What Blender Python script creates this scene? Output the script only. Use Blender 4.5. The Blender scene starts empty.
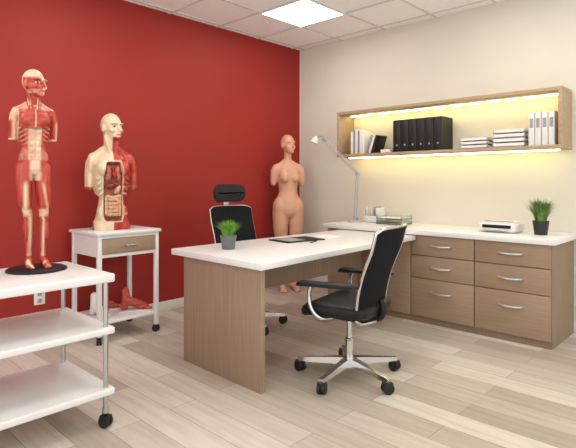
import bpy, bmesh, math, random
from mathutils import Vector, Matrix, noise, Euler
random.seed(5)
scene = bpy.context.scene
COL = scene.collection
try:
    scene.view_settings.view_transform = 'Standard'
except Exception:
    pass

# ------------------------------------------------------------------ materials
def lin(c):
    o = []
    for v in c[:3]:
        v = v / 255.0
        o.append(v / 12.92 if v <= 0.04045 else ((v + 0.055) / 1.055) ** 2.4)
    return (o[0], o[1], o[2], 1.0)

def base_mat(name):
    m = bpy.data.materials.new(name)
    m.use_nodes = True
    nt = m.node_tree
    return m, nt, nt.nodes["Principled BSDF"]

def M(name, c, rough=0.5, metal=0.0, var=0.06, scale=12.0, stretch=(1, 1, 1), bump=0.0,
      emis=0.0, coat=0.0, c2=None, alpha=1.0, trans=0.0, spec=0.5):
    m, nt, b = base_mat(name)
    tc = nt.nodes.new("ShaderNodeTexCoord")
    mp = nt.nodes.new("ShaderNodeMapping"); mp.inputs["Scale"].default_value = stretch
    nz = nt.nodes.new("ShaderNodeTexNoise"); nz.inputs["Scale"].default_value = scale
    nz.inputs["Detail"].default_value = 4
    nt.links.new(tc.outputs["Object"], mp.inputs["Vector"])
    nt.links.new(mp.outputs["Vector"], nz.inputs["Vector"])
    rp = nt.nodes.new("ShaderNodeValToRGB")
    rp.color_ramp.elements[0].position = 0.3
    rp.color_ramp.elements[1].position = 0.7
    l = lin(c)
    if c2 is None:
        a = tuple(max(0, x * (1 - var)) for x in l[:3]) + (1,)
        d = tuple(min(1, x * (1 + var)) for x in l[:3]) + (1,)
    else:
        a, d = l, lin(c2)
    rp.color_ramp.elements[0].color = a
    rp.color_ramp.elements[1].color = d
    nt.links.new(nz.outputs["Fac"], rp.inputs["Fac"])
    nt.links.new(rp.outputs["Color"], b.inputs["Base Color"])
    b.inputs["Roughness"].default_value = rough
    b.inputs["Metallic"].default_value = metal
    b.inputs["Coat Weight"].default_value = coat
    b.inputs["Transmission Weight"].default_value = trans
    b.inputs["Specular IOR Level"].default_value = spec
    if bump > 0:
        bp = nt.nodes.new("ShaderNodeBump"); bp.inputs["Strength"].default_value = bump
        bp.inputs["Distance"].default_value = 0.01
        nt.links.new(nz.outputs["Fac"], bp.inputs["Height"])
        nt.links.new(bp.outputs["Normal"], b.inputs["Normal"])
    if emis > 0:
        b.inputs["Emission Color"].default_value = l
        b.inputs["Emission Strength"].default_value = emis
    return m

def wood(name, c1, c2, stretch):
    return M(name, c1, c2=c2, rough=0.52, scale=4.0, stretch=stretch, bump=0.02)

MAT = {}
MAT['white'] = M('white_laminate', (230, 230, 229), rough=0.3, var=0.015)
MAT['whiteplastic'] = M('white_plastic', (226, 226, 224), rough=0.4, var=0.02)
MAT['deskwood'] = wood('desk_wood', (142, 119, 98), (162, 138, 116), (22, 22, 0.7))
MAT['cabwood'] = wood('cabinet_wood', (152, 128, 104), (165, 141, 117), (14, 0.9, 24))
MAT['cabside'] = wood('cabinet_side_wood', (136, 113, 92), (149, 126, 104), (12, 12, 0.8))
MAT['shelfwood'] = wood('shelf_wood', (166, 140, 112), (184, 158, 129), (14, 1.0, 14))
MAT['chrome'] = M('chrome', (215, 215, 215), rough=0.16, metal=1.0, var=0.02)
MAT['satin'] = M('satin_silver', (204, 205, 206), rough=0.3, metal=0.75, var=0.02)
MAT['lampsilver'] = M('lamp_silver', (176, 179, 182), rough=0.42, metal=0.25, var=0.02)
MAT['steel'] = M('brushed_steel', (196, 195, 192), rough=0.3, metal=1.0, var=0.04)
MAT['black'] = M('black_plastic', (24, 24, 26), rough=0.5, var=0.1, spec=0.3)
MAT['blackfab'] = M('black_fabric', (33, 34, 36), rough=0.9, var=0.3, scale=260, bump=0.1, spec=0.08)
MAT['leather'] = M('black_leather', (22, 23, 28), rough=0.45, var=0.15, scale=90, bump=0.1, spec=0.35)
MAT['binder'] = M('black_binder_board', (26, 25, 26), rough=0.5, var=0.15)
MAT['binderw'] = M('white_binder_board', (228, 227, 223), rough=0.45, var=0.03)
MAT['greyboard'] = M('grey_board', (150, 150, 150), rough=0.6, var=0.05)
MAT['paper'] = M('paper', (234, 232, 227), rough=0.7, var=0.02)
MAT['potgrey'] = M('grey_ceramic', (104, 106, 106), rough=0.5, var=0.06)
MAT['potblack'] = M('black_ceramic', (34, 34, 36), rough=0.4, var=0.1)
MAT['soil'] = M('soil', (50, 36, 26), rough=0.95, var=0.4, scale=120, bump=0.5)
MAT['grass'] = M('grass_blades', (62, 132, 36), c2=(134, 192, 62), rough=0.5, scale=30)
MAT['grassdark'] = M('dark_grass_blades', (54, 98, 36), c2=(128, 158, 70), rough=0.5, scale=30)
MAT['peach'] = M('mannequin_peach', (212, 160, 132), rough=0.5, var=0.02)
MAT['acrylic'] = M('clear_acrylic', (225, 232, 226), rough=0.08, var=0.01, trans=0.75)
MAT['wheel'] = M('caster_rubber', (22, 22, 22), rough=0.55, var=0.1)
MAT['lung'] = M('organ_lung', (186, 106, 90), rough=0.45, var=0.15, scale=60, bump=0.1)
MAT['liver'] = M('organ_liver', (128, 48, 38), rough=0.35, var=0.1)
MAT['stomach'] = M('organ_stomach', (212, 172, 136), rough=0.4, var=0.1)
MAT['intestine'] = M('organ_intestine', (208, 158, 128), rough=0.4, var=0.12, scale=40)
MAT['heart'] = M('organ_heart', (158, 34, 30), rough=0.35, var=0.2, scale=50)
MAT['led'] = M('led_strip_glow', (255, 238, 160), emis=13.0)
MAT['panel'] = M('light_diffuser', (255, 251, 245), emis=11.5)
MAT['redmuscle'] = M('red_muscle', (170, 44, 36), c2=(200, 92, 72), rough=0.4, scale=10, stretch=(10, 2, 10))
MAT['bone'] = M('bone_cream', (226, 210, 178), rough=0.5, var=0.08)
MAT['ceil'] = M('ceiling_tile', (248, 250, 249), rough=0.9, var=0.015, scale=90, bump=0.08)
MAT['tbar'] = M('ceiling_grid_white', (214, 214, 211), rough=0.6, var=0.01)
MAT['baseb'] = M('baseboard_white', (226, 223, 217), rough=0.45, var=0.01)
MAT['red'] = M('red_wall_paint', (153, 41, 34), rough=0.6, var=0.05, scale=1.2, spec=0.35)
MAT['beige'] = M('beige_wall_paint', (222, 218, 204), rough=0.75, var=0.02, scale=3)

def floor_mat():
    m, nt, b = base_mat('wood_plank_floor')
    tc = nt.nodes.new("ShaderNodeTexCoord")
    mp = nt.nodes.new("ShaderNodeMapping")
    mp.inputs["Rotation"].default_value = (0, 0, math.radians(90))
    nt.links.new(tc.outputs["Object"], mp.inputs["Vector"])
    br = nt.nodes.new("ShaderNodeTexBrick")
    br.inputs["Scale"].default_value = 1.0
    br.inputs["Brick Width"].default_value = 1.2
    br.inputs["Row Height"].default_value = 0.175
    br.inputs["Mortar Size"].default_value = 0.0018
    br.inputs["Mortar Smooth"].default_value = 0.1
    br.inputs["Color1"].default_value = lin((176, 164, 149))
    br.inputs["Color2"].default_value = lin((219, 211, 199))
    br.inputs["Mortar"].default_value = lin((146, 134, 119))
    br.offset = 0.37; br.offset_frequency = 2
    nt.links.new(mp.outputs["Vector"], br.inputs["Vector"])
    mp2 = nt.nodes.new("ShaderNodeMapping"); mp2.inputs["Scale"].default_value = (1.2, 14, 1)
    nt.links.new(mp.outputs["Vector"], mp2.inputs["Vector"])
    nz = nt.nodes.new("ShaderNodeTexNoise"); nz.inputs["Scale"].default_value = 2.0
    nz.inputs["Detail"].default_value = 8; nz.inputs["Roughness"].default_value = 0.65
    nt.links.new(mp2.outputs["Vector"], nz.inputs["Vector"])
    rp = nt.nodes.new("ShaderNodeValToRGB")
    rp.color_ramp.elements[0].position = 0.3; rp.color_ramp.elements[0].color = (0.72, 0.69, 0.66, 1)
    rp.color_ramp.elements[1].position = 0.62; rp.color_ramp.elements[1].color = (1, 1, 1, 1)
    nt.links.new(nz.outputs["Fac"], rp.inputs["Fac"])
    mx = nt.nodes.new("ShaderNodeMix"); mx.data_type = 'RGBA'; mx.blend_type = 'MULTIPLY'
    mx.inputs["Factor"].default_value = 0.7
    nt.links.new(br.outputs["Color"], mx.inputs[6]); nt.links.new(rp.outputs["Color"], mx.inputs[7])
    nt.links.new(mx.outputs[2], b.inputs["Base Color"])
    b.inputs["Roughness"].default_value = 0.4
    bp = nt.nodes.new("ShaderNodeBump"); bp.inputs["Strength"].default_value = 0.06
    bp.inputs["Distance"].default_value = 0.01
    nt.links.new(nz.outputs["Fac"], bp.inputs["Height"]); nt.links.new(bp.outputs["Normal"], b.inputs["Normal"])
    return m
MAT['floor'] = floor_mat()

def vcol_mat():
    m, nt, b = base_mat('painted_anatomy')
    at = nt.nodes.new("ShaderNodeAttribute"); at.attribute_name = "Col"
    tc = nt.nodes.new("ShaderNodeTexCoord")
    nz = nt.nodes.new("ShaderNodeTexNoise"); nz.inputs["Scale"].default_value = 60
    nt.links.new(tc.outputs["Object"], nz.inputs["Vector"])
    rp = nt.nodes.new("ShaderNodeValToRGB")
    rp.color_ramp.elements[0].color = (0.86, 0.84, 0.82, 1); rp.color_ramp.elements[1].color = (1, 1, 1, 1)
    nt.links.new(nz.outputs["Fac"], rp.inputs["Fac"])
    mx = nt.nodes.new("ShaderNodeMix"); mx.data_type = 'RGBA'; mx.blend_type = 'MULTIPLY'
    mx.inputs["Factor"].default_value = 0.6
    nt.links.new(at.outputs["Color"], mx.inputs[6]); nt.links.new(rp.outputs["Color"], mx.inputs[7])
    nt.links.new(mx.outputs[2], b.inputs["Base Color"])
    b.inputs["Roughness"].default_value = 0.38
    return m
MAT['anat'] = vcol_mat()

# ------------------------------------------------------------------ mesh builder
class B:
    def __init__(s):
        s.bm = bmesh.new()
    def _add(s, tmp, mat=None):
        if mat is not None:
            bmesh.ops.transform(tmp, matrix=mat, verts=tmp.verts)
        me = bpy.data.meshes.new("tmp"); tmp.to_mesh(me); tmp.free()
        s.bm.from_mesh(me); bpy.data.meshes.remove(me)
        return s
    def box(s, c, size, bevel=0.0, seg=2, rot=None):
        t = bmesh.new(); bmesh.ops.create_cube(t, size=1)
        bmesh.ops.scale(t, vec=size, verts=t.verts)
        if bevel > 0:
            bmesh.ops.bevel(t, geom=list(t.edges), offset=bevel, segments=seg, affect='EDGES', profile=0.5)
        m = Matrix.Translation(c)
        if rot: m = m @ Euler(rot).to_matrix().to_4x4()
        return s._add(t, m)
    def span(s, a, b, bevel=0.0, seg=2):
        c = [(a[i] + b[i]) / 2 for i in range(3)]
        z = [abs(b[i] - a[i]) for i in range(3)]
        return s.box(c, z, bevel, seg)
    def cyl(s, p0, p1, r0, r1=None, seg=24):
        p0 = Vector(p0); p1 = Vector(p1); r1 = r0 if r1 is None else r1
        d = p1 - p0
        t = bmesh.new()
        bmesh.ops.create_cone(t, cap_ends=True, segments=seg, radius1=r0, radius2=r1, depth=d.length)
        q = Vector((0, 0, 1)).rotation_difference(d.normalized()).to_matrix().to_4x4()
        return s._add(t, Matrix.Translation((p0 + p1) / 2) @ q)
    def sph(s, c, r, u=20, v=14, rot=None):
        if not hasattr(r, '__len__'): r = (r, r, r)
        t = bmesh.new(); bmesh.ops.create_uvsphere(t, u_segments=u, v_segments=v, radius=1)
        m = Matrix.Translation(c)
        if rot: m = m @ Euler(rot).to_matrix().to_4x4()
        return s._add(t, m @ Matrix.Diagonal((r[0], r[1], r[2], 1)))
    def rings(s, rings, cap=True, closed=False):
        bm = s.bm; vr = [[bm.verts.new(p) for p in r] for r in rings]
        n = len(vr[0]); k = len(vr)
        for i in range(k if closed else k - 1):
            a = vr[i]; b = vr[(i + 1) % k]
            for j in range(n):
                bm.faces.new((a[j], a[(j + 1) % n], b[(j + 1) % n], b[j]))
        if cap and not closed:
            bm.faces.new(list(reversed(vr[0]))); bm.faces.new(vr[-1])
        return s
    def tube(s, pts, r, seg=12, smooth=0, closed=False, flat=1.0):
        pts = [Vector(p) for p in pts]
        rr = list(r) if hasattr(r, '__len__') else [r] * len(pts)
        if smooth:
            P, R = [], []; n = len(pts)
            cnt = n if closed else n - 1
            for i in range(cnt):
                if closed:
                    p0, p1, p2, p3 = pts[(i - 1) % n], pts[i], pts[(i + 1) % n], pts[(i + 2) % n]
                    ra, rb = rr[i], rr[(i + 1) % n]
                else:
                    p0, p1, p2, p3 = pts[max(i - 1, 0)], pts[i], pts[i + 1], pts[min(i + 2, n - 1)]
                    ra, rb = rr[i], rr[i + 1]
                for k in range(smooth):
                    t = k / smooth
                    P.append(0.5 * ((2 * p1) + (p2 - p0) * t + (2 * p0 - 5 * p1 + 4 * p2 - p3) * t * t + (3 * p1 - p0 - 3 * p2 + p3) * t ** 3))
                    R.append(ra + (rb - ra) * (t * t * (3 - 2 * t)))
            if not closed:
                P.append(pts[-1]); R.append(rr[-1])
            pts, rr = P, R
        n = len(pts); rings = []
        tan = []
        for i in range(n):
            if closed: t = pts[(i + 1) % n] - pts[(i - 1) % n]
            else: t = pts[min(i + 1, n - 1)] - pts[max(i - 1, 0)]
            tan.append(t.normalized())
        up = Vector((0, 0, 1))
        if abs(tan[0].dot(up)) > 0.9: up = Vector((1, 0, 0))
        nrm = (up - tan[0] * up.dot(tan[0])).normalized()
        for i in range(n):
            nrm = (nrm - tan[i] * nrm.dot(tan[i])).normalized()
            bi = tan[i].cross(nrm)
            rings.append([pts[i] + (nrm * math.cos(2 * math.pi * j / seg) * flat + bi * math.sin(2 * math.pi * j / seg)) * rr[i] for j in range(seg)])
        return s.rings(rings, closed=closed)
    def limb(s, pts, r, seg=16, smooth=5):
        s.tube(pts, r, seg=seg, smooth=smooth)
        s.sph(pts[0], r[0]); s.sph(pts[-1], r[-1])
        return s
    def loft(s, secs, seg=28):
        R = []
        for (x, y, z, rx, ry) in secs:
            R.append([Vector((x + rx * math.cos(2 * math.pi * j / seg), y + ry * math.sin(2 * math.pi * j / seg), z)) for j in range(seg)])
        return s.rings(R)
    def prism(s, pts, z0, z1, bevel=0.0, seg=2):
        t = bmesh.new()
        a = [t.verts.new((p[0], p[1], z0)) for p in pts]; b = [t.verts.new((p[0], p[1], z1)) for p in pts]
        n = len(pts)
        t.faces.new(list(reversed(a))); t.faces.new(b)
        for i in range(n): t.faces.new((a[i], a[(i + 1) % n], b[(i + 1) % n], b[i]))
        if bevel > 0:
            bmesh.ops.bevel(t, geom=list(t.edges), offset=bevel, segments=seg, affect='EDGES', profile=0.5)
        return s._add(t)
    def out(s, name, mat, parent=None, loc=(0, 0, 0), rot=(0, 0, 0), ang=38, **props):
        bm = s.bm
        bmesh.ops.recalc_face_normals(bm, faces=bm.faces)
        lim = math.radians(ang)
        for f in bm.faces: f.smooth = True
        for e in bm.edges:
            if len(e.link_faces) == 2:
                if e.calc_face_angle(0) > lim: e.smooth = False
        me = bpy.data.meshes.new(name); bm.to_mesh(me); bm.free()
        me.materials.append(MAT[mat] if isinstance(mat, str) else mat)
        o = bpy.data.objects.new(name, me); COL.objects.link(o)
        o.location = loc; o.rotation_euler = rot
        if parent: o.parent = parent
        for k, v in props.items(): o[k] = v
        return o

def thing(name, label, cat, loc=(0, 0, 0), rz=0.0, group=None):
    e = bpy.data.objects.new(name, None); COL.objects.link(e)
    e.empty_display_size = 0.1
    e.location = loc; e.rotation_euler = (0, 0, rz)
    e["label"] = label; e["category"] = cat
    if group: e["group"] = group
    return e

def rrect(w, d, r, n=6):
    P = []
    for cx, cy, a0 in ((w / 2 - r, d / 2 - r, 0), (-w / 2 + r, d / 2 - r, 90), (-w / 2 + r, -d / 2 + r, 180), (w / 2 - r, -d / 2 + r, 270)):
        for k in range(n + 1):
            a = math.radians(a0 + 90 * k / n)
            P.append((cx + r * math.cos(a), cy + r * math.sin(a)))
    return P

# ------------------------------------------------------------------ room
WX, WY, H = 4.74, 4.28, 2.95
X0, Y0 = -1.6, -1.6
B().span((X0, Y0, -0.05), (WX + .1, WY + .1, 0)).out('floor', 'floor', kind='structure')
B().span((X0, Y0, H), (WX + .1, WY + .1, H + .05)).out('ceiling', 'ceil', kind='structure')
B().span((X0, WY, 0), (WX + .1, WY + .1, H)).out('wall_left', 'red', kind='structure')
B().span((WX, Y0, 0), (WX + .1, WY, H)).out('wall_right', 'beige', kind='structure')
B().span((X0, WY - .014, 0), (WX, WY, .095), .003).out('baseboard_left', 'baseb', kind='structure')
B().span((WX - .014, Y0, 0), (WX, WY - .014, .095), .003).out('baseboard_right', 'baseb', kind='structure')
g = B()
x = 4.6
while x > X0:
    g.span((x - .012, Y0, H - .008), (x + .012, WY, H + .002)); x -= 0.6
y = 4.2
while y > Y0:
    g.span((X0, y - .012, H - .007), (WX, y + .012, H + .002)); y -= 0.6
g.out('trim_1', 'tbar', kind='structure')

for (cx, cy) in ((3.7, 3.3), (1.9, 3.3), (0.1, 3.3), (3.7, 1.5), (1.9, 1.5), (0.1, 1.5), (1.9, -0.3), (3.7, -0.3)):
    L = thing('ceiling_light_panel', 'square flush white light panel set in the tiled ceiling', 'ceiling light', (cx, cy, H - .012), group='square light panels in the ceiling')
    f = B()
    for sx in (-1, 1):
        f.box((sx * .292, 0, 0), (.016, .6, .012)); f.box((0, sx * .292, 0), (.568, .016, .012))
    f.out('frame', 'whiteplastic', L)
    B().box((0, 0, 0), (.568, .568, .006)).out('diffuser', 'panel', L)

wo = thing('wall_outlet', 'small white power outlet low on the red wall', 'outlet', (1.57, WY - .001, .33))
B().box((0, -.005, 0), (.085, .010, .12), .003).out('plate', 'whiteplastic', wo)
for zz in (-.028, .028):
    B().box((0, -.0105, zz), (.034, .003, .03), .001).out('socket', 'greyboard', wo)

# ------------------------------------------------------------------ casters
def caster(parent, loc, r=.025, name='caster', rz=0.0, fork='steel'):
    b = B()
    b.cyl((-r * .68, 0, r), (-r * .12, 0, r), r, seg=20)
    b.cyl((r * .12, 0, r), (r * .68, 0, r), r, seg=20)
    b.cyl((-r * .15, 0, r), (r * .15, 0, r), r * .5, seg=12)
    b.box((0, 0, r * 1.75), (r * 1.3, r * 1.7, r * .5), r * .12)
    b.cyl((0, 0, r * 1.8), (0, 0, r * 2.6), r * .3, seg=10)
    return b.out(name, 'wheel', parent, loc, (0, 0, rz))

# ------------------------------------------------------------------ utility cart
cart = thing('utility_cart', 'white three tier utility cart with steel posts and black casters', 'cart', (0.80, 2.735, 0))
CW, CD = .94, .60
for nm, z0, z1 in (('top_shelf', .752, .795), ('shelf', .485, .52), ('shelf', .17, .205)):
    b = B()
    b.span((-CW / 2, -CD / 2, z0), (CW / 2, CD / 2, z1), .008, 3)
    b.out(nm, 'white', cart)
for sx in (-1, 1):
    for sy in (-1, 1):
        px, py = sx * (CW / 2 - .035), sy * (CD / 2 - .035)
        B().cyl((px, py, .085), (px, py, .752), .013, seg=16).cyl((px, py, .075), (px, py, .10), .018, seg=16).out('post', 'steel', cart)
        caster(cart, (px, py, 0), .031, rz=.4 * sx)

# ------------------------------------------------------------------ side stand with drawer
st = thing('side_stand', 'white side stand with a wooden drawer and lower shelf on casters', 'stand', (2.07, 3.965, 0))
SW, SD = .54, .48
B().span((-SW / 2 - .015, -SD / 2 - .015, .85), (SW / 2 + .015, SD / 2 + .015, .875), .005).out('top', 'white', st)
b = B()
b.span((-SW / 2 + .005, -SD / 2 + .03, .68), (-SW / 2 + .02, SD / 2 - .03, .85))
b.span((SW / 2 - .02, -SD / 2 + .03, .68), (SW / 2 - .005, SD / 2 - .03, .85))
b.span((-SW / 2 + .03, SD / 2 - .02, .68), (SW / 2 - .03, SD / 2 - .005, .85))
b.span((-SW / 2 + .03, -SD / 2 + .005, .825), (SW / 2 - .03, -SD / 2 + .025, .85))
b.span((-SW / 2 + .03, -SD / 2 + .005, .675), (SW / 2 - .03, -SD / 2 + .025, .70))
b.out('apron', 'white', st)
dr = B().span((-SW / 2 + .035, -SD / 2 - .004, .703), (SW / 2 - .035, -SD / 2 + .03, .822), .003).out('drawer', 'cabwood', st)
B().tube([(-.05, -SD / 2 - .004, .762), (-.045, -SD / 2 - .026, .762), (.045, -SD / 2 - .026, .762), (.05, -SD / 2 - .004, .762)], .006, seg=8).out('handle', 'chrome', dr)
for sx in (-1, 1):
    for sy in (-1, 1):
        px, py = sx * (SW / 2 - .018), sy * (SD / 2 - .018)
        B().box((px, py, .455), (.034, .034, .79), .004).out('leg', 'white', st)
        caster(st, (px, py, 0), .028, rz=.5 * sx)
B().span((-SW / 2 + .01, -SD / 2 + .01, .15), (SW / 2 - .01, SD / 2 - .01, .172), .004).out('lower_shelf', 'white', st)

# ------------------------------------------------------------------ human sculptor
def cl(c): return Vector(lin(c)[:3])
CREAM, RED, PINK, DARK, DRED, LRED = cl((228, 210, 176)), cl((180, 54, 43)), cl((218, 160, 134)), cl((34, 30, 32)), cl((140, 36, 30)), cl((206, 100, 80))
def mix(a, b, t):
    t = max(0, min(1, t)); return a * (1 - t) + b * t
def sm(e0, e1, v):
    if e0 == e1: return 0.0
    t = max(0, min(1, (v - e0) / (e1 - e0))); return t * t * (3 - 2 * t)
def cav_lim(z): return .095 - .25 * max(0, z - 1.3) - .25 * max(0, 1.0 - z)

def human(name, parent, scale, voxel, loc=(0, 0, 0), fem=False, hs=1.0, turn=0.0, stub=1.19, stance=1.0, clip=None, colorfn=None, mat='anat', sway=0.0, smooth=4, xs=1.0, leg=1.0, stance_fwd=0.0, cavity=False, lean=0.0):
    b = B()
    RZ = Matrix.Rotation(turn, 3, 'Z')
    def hp(p):
        v = Vector((p[0], p[1], p[2] - 1.58)) * hs
        v = RZ @ v
        return Vector((v.x, v.y, v.z + 1.58))
    def hsph(c, r, rot=(0, 0, 0)):
        b.sph(hp(c), tuple(q * hs for q in r), rot=(rot[0], rot[1], rot[2] + turn))
    if fem:
        tor = [(0, 0, .84, .10, .08), (0, 0, .89, .168, .110), (0, 0, .95, .174, .114), (0, 0, 1.02, .155, .103), (0, 0, 1.08, .126, .09), (0, 0, 1.14, .106, .078),
               (0, 0, 1.20, .110, .083), (0, 0, 1.28, .128, .095), (0, 0, 1.36, .136, .092), (0, 0, 1.41, .128, .078), (0, .005, 1.45, .095, .062), (0, .01, 1.49, .052, .05)]
    else:
        tor = [(0, 0, .86, .13 if clip else .10, .10 if clip else .085), (0, 0, .90, .156, .108), (0, 0, .96, .156, .108), (0, 0, 1.04, .134, .098), (0, 0, 1.12, .116, .090), (0, 0, 1.22, .138, .10),
               (0, 0, 1.32, .165, .115), (0, 0, 1.40, .168, .11), (0, .005, 1.45, .14, .09), (0, .01, 1.49, .075, .065)]
    b.loft(tor, seg=48)
    nr = .044 if fem else .056
    b.limb([(0, .02, 1.44), (0, .012, 1.53), hp((0, .005, 1.63))], [nr * 1.2, nr, nr])
    hsph((0, .008, 1.705), (.075, .092, .095))
    hsph((0, -.035, 1.665), (.062, .06, .085))
    hsph((0, -.048, 1.618), (.046, .048, .045))
    hsph((0, -.086, 1.594), (.022, .018, .016))
    hsph((0, -.104, 1.668), (.012, .018, .028), rot=(-.3, 0, 0))
    hsph((0, -.116, 1.653), (.016, .016, .012))
    hsph((0, -.096, 1.624), (.024, .014, .009))
    hsph((0, -.094, 1.612), (.020, .014, .008))
    for sx in (-1, 1):
        hsph((sx * .076, .005, 1.668), (.011, .020, .033))
        hsph((sx * .032, -.074, 1.708), (.028, .022, .010))
        hsph((sx * .044, -.066, 1.652), (.022, .02, .016))
    for sx in (-1, 1):
        if fem:
            b.limb([(sx * .02, .015, 1.495), (sx * .08, .012, 1.450), (sx * .145, .005, 1.415)], [.034, .034, .040])
            b.limb([(sx * .144, .004, 1.400), (sx * .160, .004, 1.37), (sx * .168, .006, 1.32), (sx * .170, .008, stub)], [.046, .046, .040, .036])
            b.sph((sx * .062, -.074, 1.295), (.052, .054, .052))
            b.sph((sx * .066, -.055, 1.34), (.05, .04, .06))
            b.sph((sx * .10, -.01, .955), (.082, .09, .13))
        else:
            b.limb([(sx * .03, .015, 1.51), (sx * .10, .012, 1.472), (sx * .165, .005, 1.44)], [.038, .036, .038])
            b.sph((sx * .178, .004, 1.415), (.050, .054, .062))
            pts = [(sx * .188, .004, 1.41), (sx * .202, .006, 1.33), (sx * .206, .008, stub)]
            b.tube(pts, [.051, .048, .043], smooth=4, seg=18)
            b.sph((sx * .078, -.082, 1.350), (.080, .048, .055), rot=(0, sx * -.2, 0))
            b.sph((sx * .07, -.072, 1.395), (.075, .038, .025), rot=(0, sx * -.1, 0))
            b.sph((sx * .200, -.028, 1.38), (.028, .032, .07))
            b.sph((sx * .200, .034, 1.38), (.026, .03, .07))
            b.sph((sx * .207, -.030, 1.26), (.028, .024, .075))
            b.sph((sx * .13, .03, 1.27), (.045, .07, .12))
            for k, z in enumerate((1.16, 1.20, 1.24, 1.28)):
                b.sph((sx * (.116 + .008 * k), -.055, z), (.026, .032, .013), rot=(0, sx * .6, 0))
            for z in (1.02, 1.08, 1.14): b.sph((sx * .03, -.088, z), (.028, .018, .026))
            b.sph((sx * .112, -.03, 1.01), (.036, .06, .06))
            b.limb([(sx * .018, -.07, 1.455), (sx * .05, -.03, 1.60)], [.011, .012])
        b.sph((sx * .075, .06, .915), (.08, .073, .09))
        k = stance
        sh = sway
        q = leg
        fy = -stance_fwd if sx > 0 else stance_fwd * .4
        pts = [(sx * .088, 0, .90), (sx * .096 * (.5 + .5 * k), -.012 + fy * .4, .72), (sx * .085 * k + sh * .6, -.012 + fy, .50), (sx * .082 * k + sh, .012 + fy, .36), (sx * .072 * k + sh, .02 + fy, .10), (sx * .072 * k + sh, .02 + fy, .06)]
        b.limb(pts, [.096, .086, .054, .052, .032, .034] if fem else [.094, .084 * q, .052 * q, .048 * q, .031 * q, .036], smooth=6)
        b.sph((sx * .085 * k + sh * .6, -.045 + fy, .50), (.034 * q, .028, .034))
        b.sph((sx * (.084 * k + .010) + sh * .9, .04 + fy, .38), (.044 * q, .046, .095))
        b.sph((sx * (.084 * k - .018) + sh * .9, .040 + fy, .39), (.036 * q, .044, .085))
        tx = .096 * (.5 + .5 * k)
        if fem:
            b.sph((sx * tx, -.04, .72), (.07, .05, .18))
        elif not clip:
            b.sph((sx * (tx + .004), -.070 + fy * .4, .70), (.034 * q, .038, .17))
            b.sph((sx * (tx + .048 * q), -.032 + fy * .4, .70), (.036 * q, .050, .16))
            b.sph((sx * (tx - .026) + sh * .3, -.045 + fy * .7, .60), (.034 * q, .042, .075))
            b.sph((sx * (tx - .026), .0 + fy * .3, .77), (.042, .060, .12))
            b.sph((sx * tx, .055 + fy * .4, .68), (.056 * q, .040, .15))
            b.sph((sx * (.084 * k + .022) + sh * .9, -.018 + fy, .35), (.024 * q, .030, .11))
        fx = sx * .078 * k + sh
        b.sph((fx, .045 + fy, .033), (.032, .036, .034))
        b.limb([(fx, .02 + fy, .06), (fx + sx * .01, -.06 + fy, .042), (fx + sx * .018, -.125 + fy, .022)], [.036, .034, .022])
        b.sph((fx + sx * .012, -.10 + fy, .024), (.044, .055, .022))
        for i in range(5):
            b.sph((fx + sx * (-.016 + .0165 * i), -.158 + .008 * i + fy, .014), (.0115 if i == 0 else .0085, .02, .012), u=10, v=8)
    me = bpy.data.meshes.new('t'); bmesh.ops.recalc_face_normals(b.bm, faces=b.bm.faces); b.bm.to_mesh(me); b.bm.free()
    o = bpy.data.objects.new('t', me); COL.objects.link(o)
    r = o.modifiers.new('r', 'REMESH'); r.mode = 'VOXEL'; r.voxel_size = voxel
    s = o.modifiers.new('s', 'SMOOTH'); s.factor = .5; s.iterations = smooth
    dg = bpy.context.evaluated_depsgraph_get(); dg.update()
    nm = bpy.data.meshes.new_from_object(o.evaluated_get(dg))
    bpy.data.objects.remove(o)
    eyes = [(hp((sx * .031, -.088, 1.683)), sx) for sx in (-1, 1)]
    out = (RZ @ Vector((0, 1, 0)))
    for v in nm.vertices:
        p = v.co.copy()
        if p.z > 1.6:
            for e, sx in eyes:
                d = ((p - e) / hs).length
                if d < .026: v.co = p + out * (.016 * (1 - (d / .026) ** 2)) * hs
                if d < .011: v.co = p + out * .006
    bm = bmesh.new(); bm.from_mesh(nm)
    if clip:
        r = bmesh.ops.bisect_plane(bm, geom=bm.verts[:] + bm.edges[:] + bm.faces[:], plane_co=(0, 0, clip), plane_no=(0, 0, -1), clear_outer=True)
        ed = [e for e in r['geom_cut'] if isinstance(e, bmesh.types.BMEdge)]
        bmesh.ops.holes_fill(bm, edges=ed)
    for f in bm.faces: f.smooth = True
    bm.to_mesh(nm); bm.free()
    if colorfn:
        at = nm.color_attributes.new('Col', 'FLOAT_COLOR', 'POINT')
        RI = RZ.inverted()
        for i, v in enumerate(nm.vertices):
            p = v.co
            h = None
            if p.z > 1.55:
                q_ = RI @ Vector((p.x, p.y, p.z - 1.58)); h = q_ / hs; h.z += 1.58
            c = colorfn(p, h)
            at.data[i].color = (c[0], c[1], c[2], 1)
    if cavity:
        for v in nm.vertices:
            p = v.co
            if p.y < -.03 and .95 < p.z < 1.41:
                w = sm(cav_lim(p.z), cav_lim(p.z) - .018, abs(p.x)) * sm(.95, .975, p.z) * sm(1.41, 1.385, p.z)
                if w > 0: p.y += (-.045 - p.y) * .85 * w if p.y < -.045 else 0
    if lean:
        for v in nm.vertices:
            z = v.co.z
            v.co.x += lean * (math.sin(math.pi * max(0, min(1, (z - .5) / .9))) )
    if xs != 1.0:
        for v in nm.vertices:
            f = xs + (1 - xs) * max(sm(1.46, 1.56, v.co.z), 0)
            v.co.x *= f
    nm.transform(Matrix.Scale(scale, 4))
    nm.name = name
    nm.materials.clear(); nm.materials.append(MAT[mat])
    ob = bpy.data.objects.new(name, nm); COL.objects.link(ob); ob.parent = parent; ob.location = loc
    return ob

def fib(p, k=70, kz=8):
    return noise.noise(Vector((p.x * k, p.y * k, p.z * kz))) * .5 + .5

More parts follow.
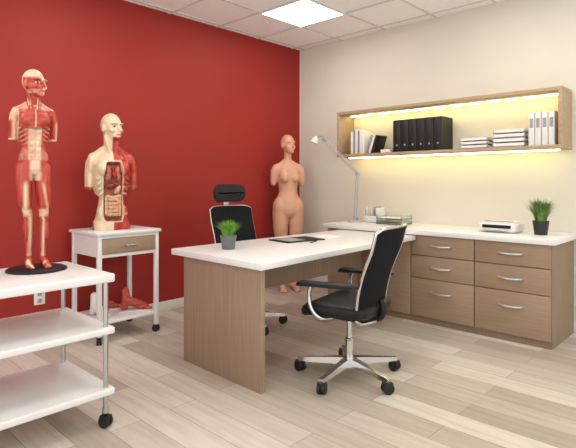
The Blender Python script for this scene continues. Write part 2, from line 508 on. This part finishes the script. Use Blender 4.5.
def muscle(p, k=45, kz=6):
    f = fib(p, k, kz)
    c = mix(DRED, RED, sm(.15, .45, f))
    return mix(c, LRED, sm(.50, .85, f) * .6)

def face_feat(h, c):
    for sx in (-1, 1):
        d = (h - Vector((sx * .031, -.085, 1.683)))
        if h.y < -.05:
            if abs(d.x) < .015 and abs(d.z) < .008: c = DARK if abs(d.x) < .007 else cl((240, 235, 225))
            elif abs(d.x) < .022 and abs(d.z - .022) < .005: c = mix(c, DARK, .45)
    if abs(h.z - 1.618) < .007 and abs(h.x) < .022 and h.y < -.07: c = mix(RED, PINK, .3)
    return c

def head_col(h):
    f = fib(h, 30, 22)
    if h.z < 1.60 and h.y > -.07: return muscle(h)
    side = sm(.006, -.006, h.x)
    m = mix(RED, LRED, sm(.35, .65, f))
    if h.z < 1.632: m = mix(m, PINK, .5)
    c = mix(mix(CREAM, PINK, .25 * sm(.4, .6, f)), m, side * sm(1.735, 1.715, h.z) * sm(.05, .03, h.y))
    if h.x > .03 and h.y > -.07: c = mix(c, LRED, .7 * sm(1.62, 1.64, h.z) * sm(1.72, 1.69, h.z) * sm(.05, .03, h.y))
    return face_feat(h, c)

stubz = 1.17
STANCE1 = .90
def col_full(p, h):
    x, y, z = p
    if h is not None and z > 1.565: return head_col(h)
    f = fib(p, 14, 8)
    if z > 1.455:
        if abs(x) > .07: return mix(LRED, CREAM, .4)
        return mix(muscle(p, 60, 5), CREAM, sm(.55, .7, fib(p, 50, 3)))
    ax = abs(x)
    if ax > .155 and z > 1.15:
        if z < stubz + .014: return mix(CREAM, PINK, .3)
        up = sm(1.33, 1.37, z)
        if x < 0:
            a = mix(muscle(p), CREAM, sm(-.035, .0, x + .200) * .8)
            return mix(a, mix(CREAM, PINK, sm(.3, .7, f)), up)
        a = mix(muscle(p), CREAM, sm(.205, .235, x) * .8)
        return mix(a, mix(muscle(p, 40, 8), LRED, .3), up)
    if z > 1.285:
        if y < -.02:
            c = mix(RED, LRED, sm(.3, .7, fib(p, 14, 40)) * .6)
            return mix(mix(CREAM, LRED, .3), c, sm(.004, .010, ax))
        return muscle(p)
    if z > .985:
        belly = sm(.074, .056, ax) * sm(.0, -.02, y)
        c = mix(CREAM, PINK, sm(.3, .7, f) * .8)
        g_ = sm(.020, .029, abs(((z - .99) % .06) - .03))
        c = mix(c, LRED, max(g_, sm(.008, .003, ax)) * .35)
        r_ = sm(.3, .8, math.sin((z + ax * .5) * 150) * .5 + .5)
        s_ = mix(mix(muscle(p, 30, 20), LRED, .3), mix(CREAM, PINK, .5), r_ * .3 * sm(1.10, 1.15, z) + .25 * sm(1.12, 1.06, z))
        c = mix(s_, c, belly)
        return mix(c, DARK, .7 * sm(1.268, 1.278, z - ax * .15 + .012) * sm(.02, -.02, y))
    if z > .80:
        side = sm(.030, .075, ax + .05 * (f - .5))
        c = mix(mix(CREAM, PINK, .3), mix(muscle(p), LRED, .25), side)
        return mix(muscle(p), c, sm(.05, .01, y))
    k = STANCE1
    cx = .096 * (.5 + .5 * k) if z > .5 else .08 * k
    lx = (x - SW1 * (.6 if z > .45 else 1) * sm(.8, .5, z)) * (1 if x > 0 else -1) - cx
    if z < .10: return mix(muscle(p, 60, 30), CREAM, sm(.62, .80, f))
    if z > .5:
        kn = sm(.55, .525, z) * .7
        front = sm(.025, -.020, y)
        fade = sm(.82, .74, z)
        if x < 0:
            c = mix(muscle(p), mix(CREAM, PINK, .25), sm(.040, .010, abs(lx - .006 + .08 * (z - .65))) * fade)
        else:
            c = mix(muscle(p), mix(CREAM, PINK, .4), sm(.026, .004, abs(lx + .14 * (z - .68))) * .7 * fade)
        c = mix(muscle(p), c, front)
        return mix(c, mix(CREAM, PINK, .35), kn * front)
    kn = sm(.46, .48, z) * .7
    bk = sm(.03, -.015, y)
    if x < 0: c = mix(muscle(p), mix(CREAM, PINK, .2), sm(.026, -.014, lx) * bk * .95)
    else: c = mix(muscle(p), mix(CREAM, PINK, .25), sm(.020, .002, abs(lx + .012)) * bk * .85)
    c = mix(c, CREAM, sm(.16, .11, z) * .3)
    return mix(c, mix(CREAM, PINK, .35), kn * sm(.0, -.02, y))

def col_torso(p, h):
    x, y, z = p
    SK = mix(CREAM, PINK, .10)
    if h is not None and z > 1.60:
        c = SK
        c = mix(c, LRED, .7 * sm(.010, .022, h.x) * sm(-.02, -.04, h.y) * sm(1.672, 1.655, h.z))
        return face_feat(h, c)
    ax = abs(x)
    if z > 1.47: return mix(SK, muscle(p), sm(-.004, .004, x))
    if z < stubz + .045 and ax > .17: return mix(DRED, CREAM, .2)
    lim = cav_lim(z)
    if y < -.02 and ax < lim + .008 and .945 < z < 1.42:
        if ax > lim - .010 or z < .955 or z > 1.405: return CREAM if x < 0 else mix(CREAM, LRED, .4)
        return mix(DRED, PINK, fib(p, 40, 30) * .4)
    if x < 0: return SK
    if z < .95: return muscle(p)
    if z < 1.25 and z > 1.0:
        return mix(muscle(p, 20, 60), CREAM, sm(.6, .9, math.sin(z * 120) * .5 + .5) * .4)
    return mix(muscle(p, 25, 40), LRED, .2)

def organs(par, s, off, xs=1.0, ry=-.052):
    def P(x, y, z): return (x * s * xs + off[0], y * s + off[1], z * s + off[2])
    def R(*a): return (a[0] * s * xs, a[1] * s, a[2] * s)
    for sx in (-1, 1):
        B().sph(P(sx * .042, ry, 1.335), R(.034, .045, .056), rot=(0, sx * .15, 0)).sph(P(sx * .046, ry, 1.295), R(.036, .045, .042)).out('lung', 'lung', par)
    B().sph(P(.012, ry - .028, 1.305), R(.024, .026, .034), rot=(0, -.5, 0)).cyl(P(.006, ry - .02, 1.33), P(0, ry - .02, 1.36), .010 * s).out('heart', 'heart', par)
    B().sph(P(-.026, ry - .012, 1.222), R(.054, .042, .028), rot=(0, -.25, 0)).sph(P(.026, ry - .012, 1.235), R(.036, .036, .018)).out('liver', 'liver', par)
    B().sph(P(.042, ry - .01, 1.195), R(.028, .034, .038), rot=(0, .5, 0)).out('stomach', 'stomach', par)
    fr = []
    for a in range(9):
        t = a / 8
        fr.append(P(-.060, ry - .014, 1.00 + .14 * t))
    for a in range(1, 8): fr.append(P(-.060 + .12 * a / 7, ry - .024, 1.145 - .012 * math.sin(math.pi * a / 7)))
    for a in range(1, 8): fr.append(P(.062, ry - .014, 1.14 - .15 * a / 7))
    B().tube(fr, [(.012 + .003 * (i % 2)) * s for i in range(len(fr))], seg=10, smooth=2).out('large_intestine', 'stomach', par)
    pts = []
    for r in range(5):
        z = 1.115 - r * .028
        xx_ = [-.04, -.02, 0, .02, .04]
        if r % 2: xx_ = xx_[::-1]
        for i, xx in enumerate(xx_): pts.append(P(xx, ry - .026 - .006 * math.sin(i * 2), z + .006 * math.sin(i * 3 + r)))
    B().tube(pts, .0140 * s, seg=10, smooth=3).out('small_intestine', 'intestine', par)

# full muscle figure
fig = thing('anatomical_muscle_figure', 'red and cream anatomical muscle figure on a round black base', 'anatomical model', (1.03, 2.84, .795), math.radians(-10))
B().cyl((0, 0, 0), (0, 0, .010), .150, .150, seg=48).cyl((0, 0, .010), (0, 0, .016), .146, .138, seg=48).out('display_base', 'black', fig)
s1 = .586
SW1 = .022
human('body', fig, s1, .0064, loc=(-.010, .03, .014), hs=1.15, turn=.55, stub=1.17, stance=STANCE1, colorfn=col_full, xs=.82, smooth=3, leg=.95, stance_fwd=.045, sway=SW1, lean=-.008)

# half torso model
tor = thing('anatomical_torso', 'life size anatomical torso, half skin half muscle, open chest', 'anatomical model', (2.03, 3.96, .875), math.radians(-17))
s2 = 1.075; zc = .885
human('body', tor, s2, .0068, loc=(0, 0, -zc * s2), hs=.95, turn=.5, stub=1.20, stance=1.0, clip=zc, colorfn=col_torso, xs=.78, smooth=3, cavity=True)
organs(tor, s2, (0, 0, -zc * s2), xs=.78)

# mannequin
mq = thing('mannequin', 'peach coloured female mannequin with cut arms standing on the floor', 'mannequin', (4.26, 4.03, 0), math.radians(-30))
human('body', mq, 1.015, .0075, fem=True, hs=1.0, turn=.3, stub=1.24, stance=.9, mat='peach', smooth=12)

# foot models on stand
def foot_model(loc, rz, matn, label, s=1.0):
    t = thing('foot_model', label, 'anatomical model', loc, rz)
    b = B()
    b.limb([(0, .06, .15), (0, .055, .08), (0, .07, .03)], [.028, .032, .03])
    b.limb([(0, .04, .07), (.004, -.03, .045), (.01, -.085, .022)], [.036, .032, .02])
    b.sph((.006, -.07, .02), (.04, .05, .02))
    for i in range(5):
        b.limb([(-.026 + .0155 * i, -.10 + .006 * i, .014), (-.028 + .0165 * i, -.132 + .01 * i, .010)], [.0095 if i else .012, .0075 if i else .011], smooth=2)
    bmesh.ops.scale(b.bm, vec=(s, s, s), verts=b.bm.verts)
    bmesh.ops.translate(b.bm, vec=(0, 0, .008), verts=b.bm.verts)
    b.out('foot', matn, t)
    B().span((-.055 * s, -.15 * s, 0), (.06 * s, .11 * s, .009), .003).out('base', 'whiteplastic', t)
foot_model((2.20, 3.90, .172), 1.1, 'redmuscle', 'red muscle foot model lying on the stand lower shelf', 1.1)
foot_model((2.05, 4.09, .172), 1.4, 'redmuscle', 'red muscle foot model beside another on the stand shelf', .9)
foot_model((1.89, 3.90, .172), .1, 'whiteplastic', 'white foot model on the stand lower shelf', 1.05)

# ------------------------------------------------------------------ desk
DX, DY = 2.03, 2.145
DZ = .787
dk = thing('desk', 'large white topped office desk with brown wood grain panel sides', 'desk', (DX, DY, 0))
def D(x, y): return (x - DX, y - DY)
B().prism([D(2.03, 2.14), D(4.086, 2.27), D(4.086, 3.10), D(2.055, 3.11)], DZ - .042, DZ, .004).out('desktop', 'white', dk)
B().prism([D(2.06, 2.175), D(2.10, 2.175), D(2.12, 2.99), D(2.08, 2.99)], 0, DZ - .042, .002).out('side_panel', 'deskwood', dk)
B().span(D(2.115, 2.84) + (.43,), D(4.06, 2.86) + (DZ - .042,), .001).out('modesty_panel', 'deskwood', dk)

# ------------------------------------------------------------------ base cabinets
FX, BX = 4.09, 4.72
ZW = .838
edges = [1.145, 1.735, 2.325, 2.915, 3.30]
for i in range(4):
    y0, y1 = edges[i] + .001, edges[i + 1] - .001
    cb = thing('base_cabinet', 'brown wood base cabinet with three drawers and silver bow handles' if i < 2 else 'plain fronted brown wood base cabinet at the end of the desk', 'cabinet', (BX, (y0 + y1) / 2, 0), group='brown cabinets under the white worktop')
    w = y1 - y0
    def L(x, y): return (x - BX, y - (y0 + y1) / 2)
    T = ZW - .043
    b = B()
    b.span(L(FX + .022, y0) + (.06,), L(BX, y0 + .018) + (T,))
    b.span(L(FX + .022, y1 - .018) + (.06,), L(BX, y1) + (T,))
    b.span(L(FX + .022, y0 + .018) + (.06,), L(BX, y1 - .018) + (.08,))
    b.span(L(FX + .022, y0 + .018) + (T - .02,), L(BX, y1 - .018) + (T,))
    b.span(L(BX - .01, y0 + .018) + (.08,), L(BX, y1 - .018) + (T - .02,))
    b.span(L(FX + .04, y0 + .018) + (.08,), L(FX + .05, y1 - .018) + (T - .02,))
    b.out('body', 'cabside', cb)
    B().span(L(FX + .03, y0) + (0,), L(BX, y1) + (.06,)).out('plinth', 'cabside', cb)
    if i < 2:
        for z0, z1, hz in ((.612, T - .002, .703), (.408, .606, .508), (.062, .402, .288)):
            d = B().span(L(FX, y0 + .003) + (z0,), L(FX + .02, y1 - .003) + (z1,), .002).out('drawer', 'cabwood', cb)
            hw = .092; hx = FX - BX
            pts = [(hx, -hw, hz + .003), (hx - .018, -hw * .95, hz + .003)] + [(hx - .020 - .012 * math.cos(math.pi / 2 * t), hw * .9 * t, hz + .003 - .004 * math.cos(math.pi / 2 * t)) for t in (-.8, -.5, -.25, 0, .25, .5, .8)] + [(hx - .018, hw * .95, hz + .003), (hx, hw, hz + .003)]
            B().tube(pts, .0085, seg=8, smooth=2).out('handle', 'satin', d)
    else:
        B().span(L(FX, y0 + .003) + (.062,), L(FX + .02, y1 - .003) + (T - .002,), .002).out('door', 'cabwood', cb)
wt = B().span((4.056, 1.11, ZW - .043), (4.738, 3.33, ZW), .004).out('worktop', 'white')
wt["label"] = 'long white worktop running over the brown drawer cabinets'; wt["category"] = 'worktop'

# ------------------------------------------------------------------ wall shelf
sh = thing('wall_shelf', 'long open wood wall shelf box with warm led strips', 'shelf', (WX, 2.32, 1.54))
def S(x, y, z): return (x - WX, y - 2.32, z - 1.54)
sx0, sx1, sy0, sy1, sz0, sz1, tt = 4.46, WX, 1.165, 3.46, 1.545, 2.05, .032
B().span(S(sx0, sy0, sz0), S(sx1, sy1, sz0 + tt), .002).out('bottom_board', 'shelfwood', sh)
B().span(S(sx0, sy0, sz1 - tt), S(sx1, sy1, sz1), .002).out('top_board', 'shelfwood', sh)
B().span(S(sx0, sy0, sz0 + tt), S(sx1, sy0 + tt, sz1 - tt), .002).out('side_board', 'shelfwood', sh)
B().span(S(sx0, sy1 - tt, sz0 + tt), S(sx1, sy1, sz1 - tt), .002).out('side_board', 'shelfwood', sh)
B().span(S(4.64, sy0 + .06, sz1 - tt - .010), S(4.67, sy1 - .06, sz1 - tt)).out('led_strip', 'led', sh, label='glowing warm led strip')
B().span(S(4.60, sy0 + .06, sz0 - .010), S(4.63, sy1 - .06, sz0)).out('led_strip', 'led', sh, label='glowing warm led strip')
ZS = sz0 + tt

def binder(yc, w, h, d, mat, x0=4.49, tilt=0.0):
    b = B()
    b.span((0, -w / 2, 0), (d, -w / 2 + .003, h)); b.span((0, w / 2 - .003, 0), (d, w / 2, h))
    b.span((0, -w / 2 + .003, 0), (.004, w / 2 - .003, h), .001)
    b.span((.012, -w / 2 + .008, .006), (d - .006, w / 2 - .008, h - .006))
    o = b.out('ring_binder', mat, None, (x0, yc, ZS), (tilt, 0, 0))
    if mat == 'binder': 
        o["label"] = 'wide black ring binder standing upright on the wall shelf'; o["group"] = 'black ring binders on the wall shelf'
    else:
        o["label"] = 'white ring binder standing upright on the wall shelf'; o["group"] = 'white ring binders on the wall shelf'
    o["category"] = 'binder'
    return o
yy = 2.755
for i in range(6):
    o = binder(yy - .044, .086, .325, .23, 'binder')
    B().cyl((-.0015, 0, .07), (.001, 0, .07), .010, seg=16).out('finger_ring', 'greyboard', o)
    yy -= .090
yy = 1.435
for i in range(4):
    o = binder(yy - .024, .046, .28, .21, 'binderw')
    B().span((-.001, -.014, .15), (.001, .014, .23)).out('spine_label', 'greyboard', o)
    yy -= .052
yy = 3.30
for i, (w, h, mt, lab) in enumerate(((.03, .25, 'binderw', 'white'), (.022, .265, 'greyboard', 'grey'), (.03, .27, 'binderw', 'white'), (.02, .25, 'greyboard', 'grey'), (.035, .26, 'binderw', 'white'), (.02, .24, 'paper', 'pale'))):
    b = B(); b.span((0, -w / 2, 0), (.2, w / 2, h), .002)
    o = b.out('book', mt, None, (4.50, yy - w / 2, ZS)); o["label"] = lab + ' slim book standing upright at the end of the wall shelf'; o["category"] = 'book'; o["group"] = 'slim books on the wall shelf'
    yy -= w + .004
for i, (mt, lab) in enumerate((('greyboard', 'grey'), ('paper', 'white'), ('binder', 'black'))):
    b = B(); b.span((0, -.012, 0), (.19, .012, .2), .002)
    o = b.out('book', mt, None, (4.50, 3.085 - i * .03, ZS + .002), (.32, 0, 0)); o["label"] = lab + ' book leaning against the upright books'; o["category"] = 'book'; o["group"] = 'slim books on the wall shelf'
o = B().span((0, -.06, 0), (.16, .06, .035), .003).out('book', 'paper', None, (4.51, 2.86, ZS)); o["label"] = 'thick white book lying flat on the wall shelf'; o["category"] = 'book'

def tray_stack(name, y0, y1, x0, z, n, hh, dep, label, mat='whiteplastic', fill=.9):
    t = thing(name, label, 'paper tray', (x0, (y0 + y1) / 2, z))
    w = y1 - y0
    for i in range(n):
        zz = i * hh
        b = B()
        b.span((0, -w / 2, zz + .003), (dep, w / 2, zz + .007))
        b.span((0, -w / 2, zz + .003), (dep, -w / 2 + .004, zz + hh * .72)); b.span((0, w / 2 - .004, zz + .003), (dep, w / 2, zz + hh * .72))
        b.span((dep - .004, -w / 2, zz + .003), (dep, w / 2, zz + hh * .72))
        b.span((0, -w / 2, zz + .003), (.004, w / 2, zz + .016))
        for px in (.01, dep - .016):
            for py in (-w / 2, w / 2 - .006): b.span((px, py, zz), (px + .006, py + .006, zz + hh))
        b.out('tray', mat, t)
        B().span((.004, -w / 2 + .008, zz + .007), (dep - .01, w / 2 - .008, zz + hh * fill)).out('paper_stack', 'paper', t)
tray_stack('letter_tray', 1.79, 2.04, 4.50, ZS, 3, .034, .2, 'low white stacked letter tray with paper on the wall shelf')
tray_stack('letter_tray', 1.47, 1.74, 4.50, ZS, 4, .04, .2, 'tall white stacked letter tray with paper on the wall shelf')

# ------------------------------------------------------------------ worktop items
tray_stack('letter_tray', 2.60, 2.89, 4.38, ZW, 2, .05, .22, 'clear acrylic letter tray with paper on the worktop', 'acrylic', .3)
fh = thing('file_holder', 'white upright file holder with folders on the worktop', 'file holder', (4.50, 3.04, ZW))
b = B(); b.span((0, -.085, 0), (.16, .085, .005)); b.span((0, -.085, 0), (.16, -.08, .14)); b.span((0, .08, 0), (.16, .085, .14)); b.span((.155, -.085, 0), (.16, .085, .16)); b.span((0, -.085, 0), (.004, .085, .07))
b.out('holder', 'whiteplastic', fh)
for i in range(5):
    B().span((.01, -.07 + i * .03, .006), (.15, -.06 + i * .03, .155 + .012 * (i % 2)), .001).out('folder', ('paper', 'greyboard', 'paper', 'bone', 'paper')[i], fh)

pr = thing('printer', 'small white desktop printer with dark output slot on the worktop', 'printer', (4.44, 1.64, ZW))
b = B(); b.box((0, 0, .042), (.24, .31, .072), .012, 3); b.box((.0, 0, .084), (.2, .27, .014), .005); 
for px in (-.09, .09):
    for py in (-.12, .12): b.cyl((px, py, 0), (px, py, .01), .01, seg=10)
b.out('body', 'whiteplastic', pr)
B().span((-.124, -.12, .038), (-.117, .12, .066), .002).out('output_slot', 'black', pr, label='black slot')
B().span((-.126, -.10, .022), (-.10, .10, .030), .002).span((-.16, -.10, .028), (-.12, .10, .032)).out('output_tray', 'whiteplastic', pr)
B().span((-.085, -.12, .0905), (-.03, .12, .0925), .0008).out('control_panel', 'black', pr, label='glossy black panel')

# ------------------------------------------------------------------ potted grass
def plant(loc, potmat, leafmat, rb, rt, h, gh, spread, n, label, wd=.004):
    t = thing('potted_grass', label, 'potted plant', loc)
    b = B(); N = 28; R = []
    for z, r in ((0, rb), (h, rt), (h, rt - .006), (h - .014, rt - .007)):
        R.append([Vector((r * math.cos(2 * math.pi * j / N), r * math.sin(2 * math.pi * j / N), z)) for j in range(N)])
    b.rings(R); b.out('pot', potmat, t)
    B().cyl((0, 0, h - .016), (0, 0, h - .008), rt - .008, seg=24).out('soil', 'soil', t)
    b = B(); bm = b.bm
    for i in range(n):
        a = random.uniform(0, 2 * math.pi); r0 = random.uniform(0, rt * .7)
        p = Vector((r0 * math.cos(a), r0 * math.sin(a), h - .012))
        a2 = a + random.uniform(-.6, .6)
        d = Vector((math.cos(a2), math.sin(a2), 0)); L = gh * random.uniform(.65, 1.05); sp = spread * random.uniform(.1, 1.0)
        side = Vector((-d.y, d.x, 0)); prev = None
        for k in range(6):
            u = k / 5
            c = p + d * (sp * u ** 1.7) + Vector((0, 0, L * (u - .25 * (sp / spread) * u * u)))
            w = wd * (1 - u) ** .6 + .0003
            q = (bm.verts.new(c - side * w), bm.verts.new(c + side * w))
            if prev: bm.faces.new((prev[0], prev[1], q[1], q[0]))
            prev = q
    b.out('foliage', leafmat, t)
plant((2.325, 2.79, DZ), 'potgrey', 'grass', .045, .060, .10, .13, .085, 260, 'small green grass plant in a grey pot on the desk')
plant((4.40, 1.31, ZW), 'potblack', 'grassdark', .048, .064, .115, .215, .13, 320, 'spiky green grass plant in a black pot on the worktop', .005)

# ------------------------------------------------------------------ desk lamp
lp = thing('desk_lamp', 'slim silver swing arm desk lamp with small white shade', 'lamp', (4.42, 3.18, ZW))
def Q(x, y, z): return (x - 4.42, y - 3.20, z - ZW)
B().cyl((0, 0, 0), (0, 0, .014), .085, .082, seg=36).cyl((0, 0, .014), (0, 0, .05), .016, .012).out('lamp_base', 'lampsilver', lp)
b = B()
for dy in (-.014, .014):
    b.cyl(Q(4.42, 3.20 + dy, .88), Q(4.42, 3.17 + dy, 1.36), .0070, seg=10)
b.cyl(Q(4.402, 3.17, 1.362), Q(4.438, 3.17, 1.362), .024, seg=18); b.cyl(Q(4.405, 3.2, .885), Q(4.435, 3.2, .885), .020, seg=18)
b.out('lower_arm', 'lampsilver', lp)
b = B()
for dz in (0, .032):
    b.cyl(Q(4.42, 3.17, 1.36 + dz * .7), Q(4.41, 3.62, 1.735 + dz), .0065, seg=10)
b.cyl(Q(4.396, 3.623, 1.748), Q(4.430, 3.623, 1.748), .024, seg=18)
b.tube([Q(4.412, 3.623, 1.75), Q(4.41, 3.65, 1.79), Q(4.405, 3.70, 1.795), Q(4.40, 3.735, 1.765)], .007, seg=8, smooth=4)
b.out('upper_arm', 'lampsilver', lp)
b = B(); N = 28
hc_ = Vector(Q(4.40, 3.735, 1.775)); ax = Vector((-.25, .25, -.9)).normalized()
q = Vector((0, 0, 1)).rotation_difference(ax).to_matrix()
R = []
for d, r in ((-.018, .018), (.0, .03), (.025, .042), (.05, .049), (.062, .050), (.061, .046), (.025, .036), (.005, .022)):
    R.append([hc_ + q @ Vector((r * math.cos(2 * math.pi * j / N), r * math.sin(2 * math.pi * j / N), d)) for j in range(N)])
b.rings(R); b.out('lamp_shade', 'whiteplastic', lp)
B().sph(hc_ + ax * .035, .022).out('bulb', 'paper', lp)

# ------------------------------------------------------------------ desk items
cb = thing('clipboard', 'flat black folder with pale sheet lying on the desk', 'clipboard', (3.07, 2.80, DZ), math.radians(-8))
B().box((0, 0, .005), (.40, .26, .010), .002).out('board', 'black', cb)
B().box((-.08, -.01, .011), (.17, .20, .002)).out('sheet', 'greyboard', cb, label='pale grey sheet')
pn = B().cyl((-.07, 0, .006), (.06, 0, .006), .0045, seg=10).cyl((.06, 0, .006), (.072, 0, .006), .0045, .001, seg=10).out('pen', 'black', None, (3.05, 2.60, DZ), (0, 0, .3))
pn["label"] = 'slim black pen lying on the desk'; pn["category"] = 'pen'
ppr = B().box((0, 0, .001), (.21, .297, .002)).out('paper_sheet', 'paper', None, (3.42, 2.78, DZ), (0, 0, -1.2))
ppr["label"] = 'blank white paper sheets lying on the desk'; ppr["category"] = 'paper'

# ------------------------------------------------------------------ office chairs
def back_y(z, z0, z1, base, lean):
    u = (z - z0) / (z1 - z0)
    return base - lean * u + .028 * math.sin(math.pi * min(1, u * 1.3)) 
def office_chair(loc, rz, label, z0, z1, wb, wtop, head=False, lean=.13, seatz=.45, base_rot=0.0, frame='chrome', RR=.30, cs=.032, th=.014, fr=.0115):
    c = thing('office_chair', label, 'chair', loc, rz)
    b = B(); b.cyl((0, 0, .07), (0, 0, .13), .045, .036, seg=24)
    for k in range(5):
        a = base_rot + k * 2 * math.pi / 5
        d = Vector((math.cos(a), math.sin(a), 0)); s = Vector((-d.y, d.x, 0))
        rings = []
        for r, zt, zb, w in ((.02, .128, .080, .030), (.10, .122, .080, .025), (.20, .108, .074, .021), (RR + .012, .092, .068, .017)):
            rings.append([d * r + s * w + Vector((0, 0, zb)), d * r + s * w * .8 + Vector((0, 0, zt)), d * r - s * w * .8 + Vector((0, 0, zt)), d * r - s * w + Vector((0, 0, zb))])
        b.rings(rings)
    base = b.out('star_base', 'chrome', c)
    for k in range(5):
        a = base_rot + k * 2 * math.pi / 5
        caster(base, (RR * math.cos(a), RR * math.sin(a), 0), cs, rz=a + .9 * k)
    B().cyl((0, 0, .12), (0, 0, .25), .028).cyl((0, 0, .25), (0, 0, seatz - .06), .017).cyl((0, 0, .24), (0, 0, .256), .03, .02).out('gas_lift', 'chrome', c)
    B().box((0, -.01, seatz - .045), (.17, .24, .045), .008).cyl((.06, .03, seatz - .05), (.24, .05, seatz - .06), .005).box((.25, .05, seatz - .06), (.05, .02, .01), .003).out('tilt_mechanism', 'black', c)
    b = B(); rings = []
    for dz, ins in ((-.020, .05), (-.018, .02), (0, .004), (.034, 0), (.052, .01), (.062, .03), (.066, .08)):
        ring = []
        for (px, py) in rrect(.50 - 2 * ins, .48 - 2 * ins, .10 - ins * .4):
            z = seatz + dz
            py2 = py + .02
            if py2 > .12: z -= (py2 - .12) ** 2 * 2.2
            if dz > .04: z -= .02 * (1 - (px / .24) ** 2) * (1 if py2 < .15 else .6) * .5
            ring.append(Vector((px, py2, z)))
        rings.append(ring)
    b.rings(rings); b.out('seat', 'leather', c)
    n = 16; m = 12
    def W(z):
        u = (z - z0) / (z1 - z0)
        return (wb + (wtop - wb) * min(1, u * 1.4) ** .8) / 2
    def pt(s, z, off=0):
        w = W(z); return Vector((s * w, back_y(z, z0, z1, -.19, lean) + .045 * s * s + off, z))
    b = B(); bm = b.bm
    grids = []
    for off in (0.0, -th):
        G = []
        for i in range(n + 1):
            u = i / n; z = z0 + (z1 - z0) * u
            row = []
            for j in range(m + 1):
                s = -1 + 2 * j / m
                zz = z
                if i == n: zz = z - .028 * s ** 8
                if i == 0: zz = z + .028 * s ** 8
                row.append(bm.verts.new(pt(s, zz, off)))
            G.append(row)
        grids.append(G)
    A, Bk = grids
    for i in range(n):
        for j in range(m):
            bm.faces.new((A[i][j], A[i][j + 1], A[i + 1][j + 1], A[i + 1][j])); bm.faces.new((Bk[i][j], Bk[i + 1][j], Bk[i + 1][j + 1], Bk[i][j + 1]))
    for i in range(n):
        bm.faces.new((A[i][0], A[i + 1][0], Bk[i + 1][0], Bk[i][0])); bm.faces.new((A[i][m], Bk[i][m], Bk[i + 1][m], A[i + 1][m]))
    for j in range(m):
        bm.faces.new((A[0][j], Bk[0][j], Bk[0][j + 1], A[0][j + 1])); bm.faces.new((A[n][j], A[n][j + 1], Bk[n][j + 1], Bk[n][j]))
    bk = b.out('backrest', 'blackfab', c)
    loop = []
    for i in range(1, n): loop.append(pt(-1.0, z0 + (z1 - z0) * i / n, -.5 * th))
    for j in range(0, m + 1):
        s = -1 + 2 * j / m; loop.append(pt(s, z1 - .028 * s ** 8, -.5 * th))
    for i in range(n - 1, 0, -1): loop.append(pt(1.0, z0 + (z1 - z0) * i / n, -.5 * th))
    for j in range(m, -1, -1):
        s = -1 + 2 * j / m; loop.append(pt(s, z0 + .028 * s ** 8, -.5 * th))
    B().tube(loop, fr, seg=10, closed=True).out('backrest_frame', frame, bk)
    zsp = z0 + (z1 - z0) * .22
    b = B(); b.tube([(0, -.05, seatz - .05), (0, -.19, seatz - .045), (0, -.235, seatz + .0), (0, back_y(zsp, z0, z1, -.19, lean) - .02, zsp)], [.022, .022, .02, .016], seg=12, smooth=5)
    b.out('back_support', 'black', c)
    if head:
        yb = back_y(z1, z0, z1, -.19, lean)
        b = B(); rings = []
        for yo, ins in ((-.028, .03), (-.022, .008), (0, 0), (.022, .008), (.03, .04)):
            ring = []
            for (px, pz) in rrect(.35 - 2 * ins, .165 - 2 * ins, .06 - ins * .3):
                ring.append(Vector((px, yb - .0 + yo + .9 * px * px, z1 + .118 + pz * (1 - 1.2 * px * px))))
            rings.append(ring)
        b.rings(rings); hr = b.out('headrest', 'leather', c)
        B().box((0, yb - .035, z1 + .02), (.06, .014, .16), .004).out('headrest_bracket', 'satin', hr)
    for sx in (-1, 1):
        az = .635
        b = B()
        b.tube([(sx * .17, .03, seatz - .03), (sx * .262, .07, seatz - .02), (sx * .285, .12, seatz + .04), (sx * .287, .135, seatz + .12), (sx * .285, .12, az)],
               [.014, .014, .013, .013, .014], seg=10, smooth=5)
        am = b.out('armrest', 'chrome' if frame == 'chrome' else 'black', c)
        b = B(); rings = []
        for dz, ins in ((-.004, .008), (0, 0), (.016, 0), (.024, .012)):
            rings.append([Vector((sx * (.283 - .10 * max(0, -py - .10)) + px, py + .015, az + dz + .004 - (0.22 * max(0, py - .10) ** 2 * 8))) for px, py in rrect(.068 - 2 * ins, .42 - 2 * ins, .030 - ins)])
        b.rings(rings); b.out('armrest_pad', 'leather', am, label='black padded arm top')
    return c
office_chair((2.65, 1.955, 0), math.radians(10), 'black mesh office chair with chrome frame in front of the desk', .40, .995, .42, .48, lean=.15, base_rot=math.radians(43.4 - 10), RR=.335, cs=.035, th=.009, fr=.010)
office_chair((2.97, 3.30, 0), math.radians(176), 'black high back office chair with headrest behind the desk', .50, 1.05, .44, .46, head=True, lean=.10, base_rot=1.35, frame='satin', RR=.32, cs=.034, fr=.006)

# ------------------------------------------------------------------ world + camera
w = bpy.data.worlds.new('World'); scene.world = w; w.use_nodes = True
bg = w.node_tree.nodes['Background']; bg.inputs[0].default_value = (1.0, .99, .97, 1); bg.inputs[1].default_value = 1.5

cd = bpy.data.cameras.new('camera'); cam = bpy.data.objects.new('camera', cd); COL.objects.link(cam)
cd.sensor_fit = 'HORIZONTAL'; cd.sensor_width = 36; cd.lens = 31.25; cd.shift_y = -42 / 576
cam.location = (0, 0, 1.27); cam.rotation_euler = (math.radians(90), 0, math.radians(-46.6))
cd.clip_start = .05
scene.camera = cam
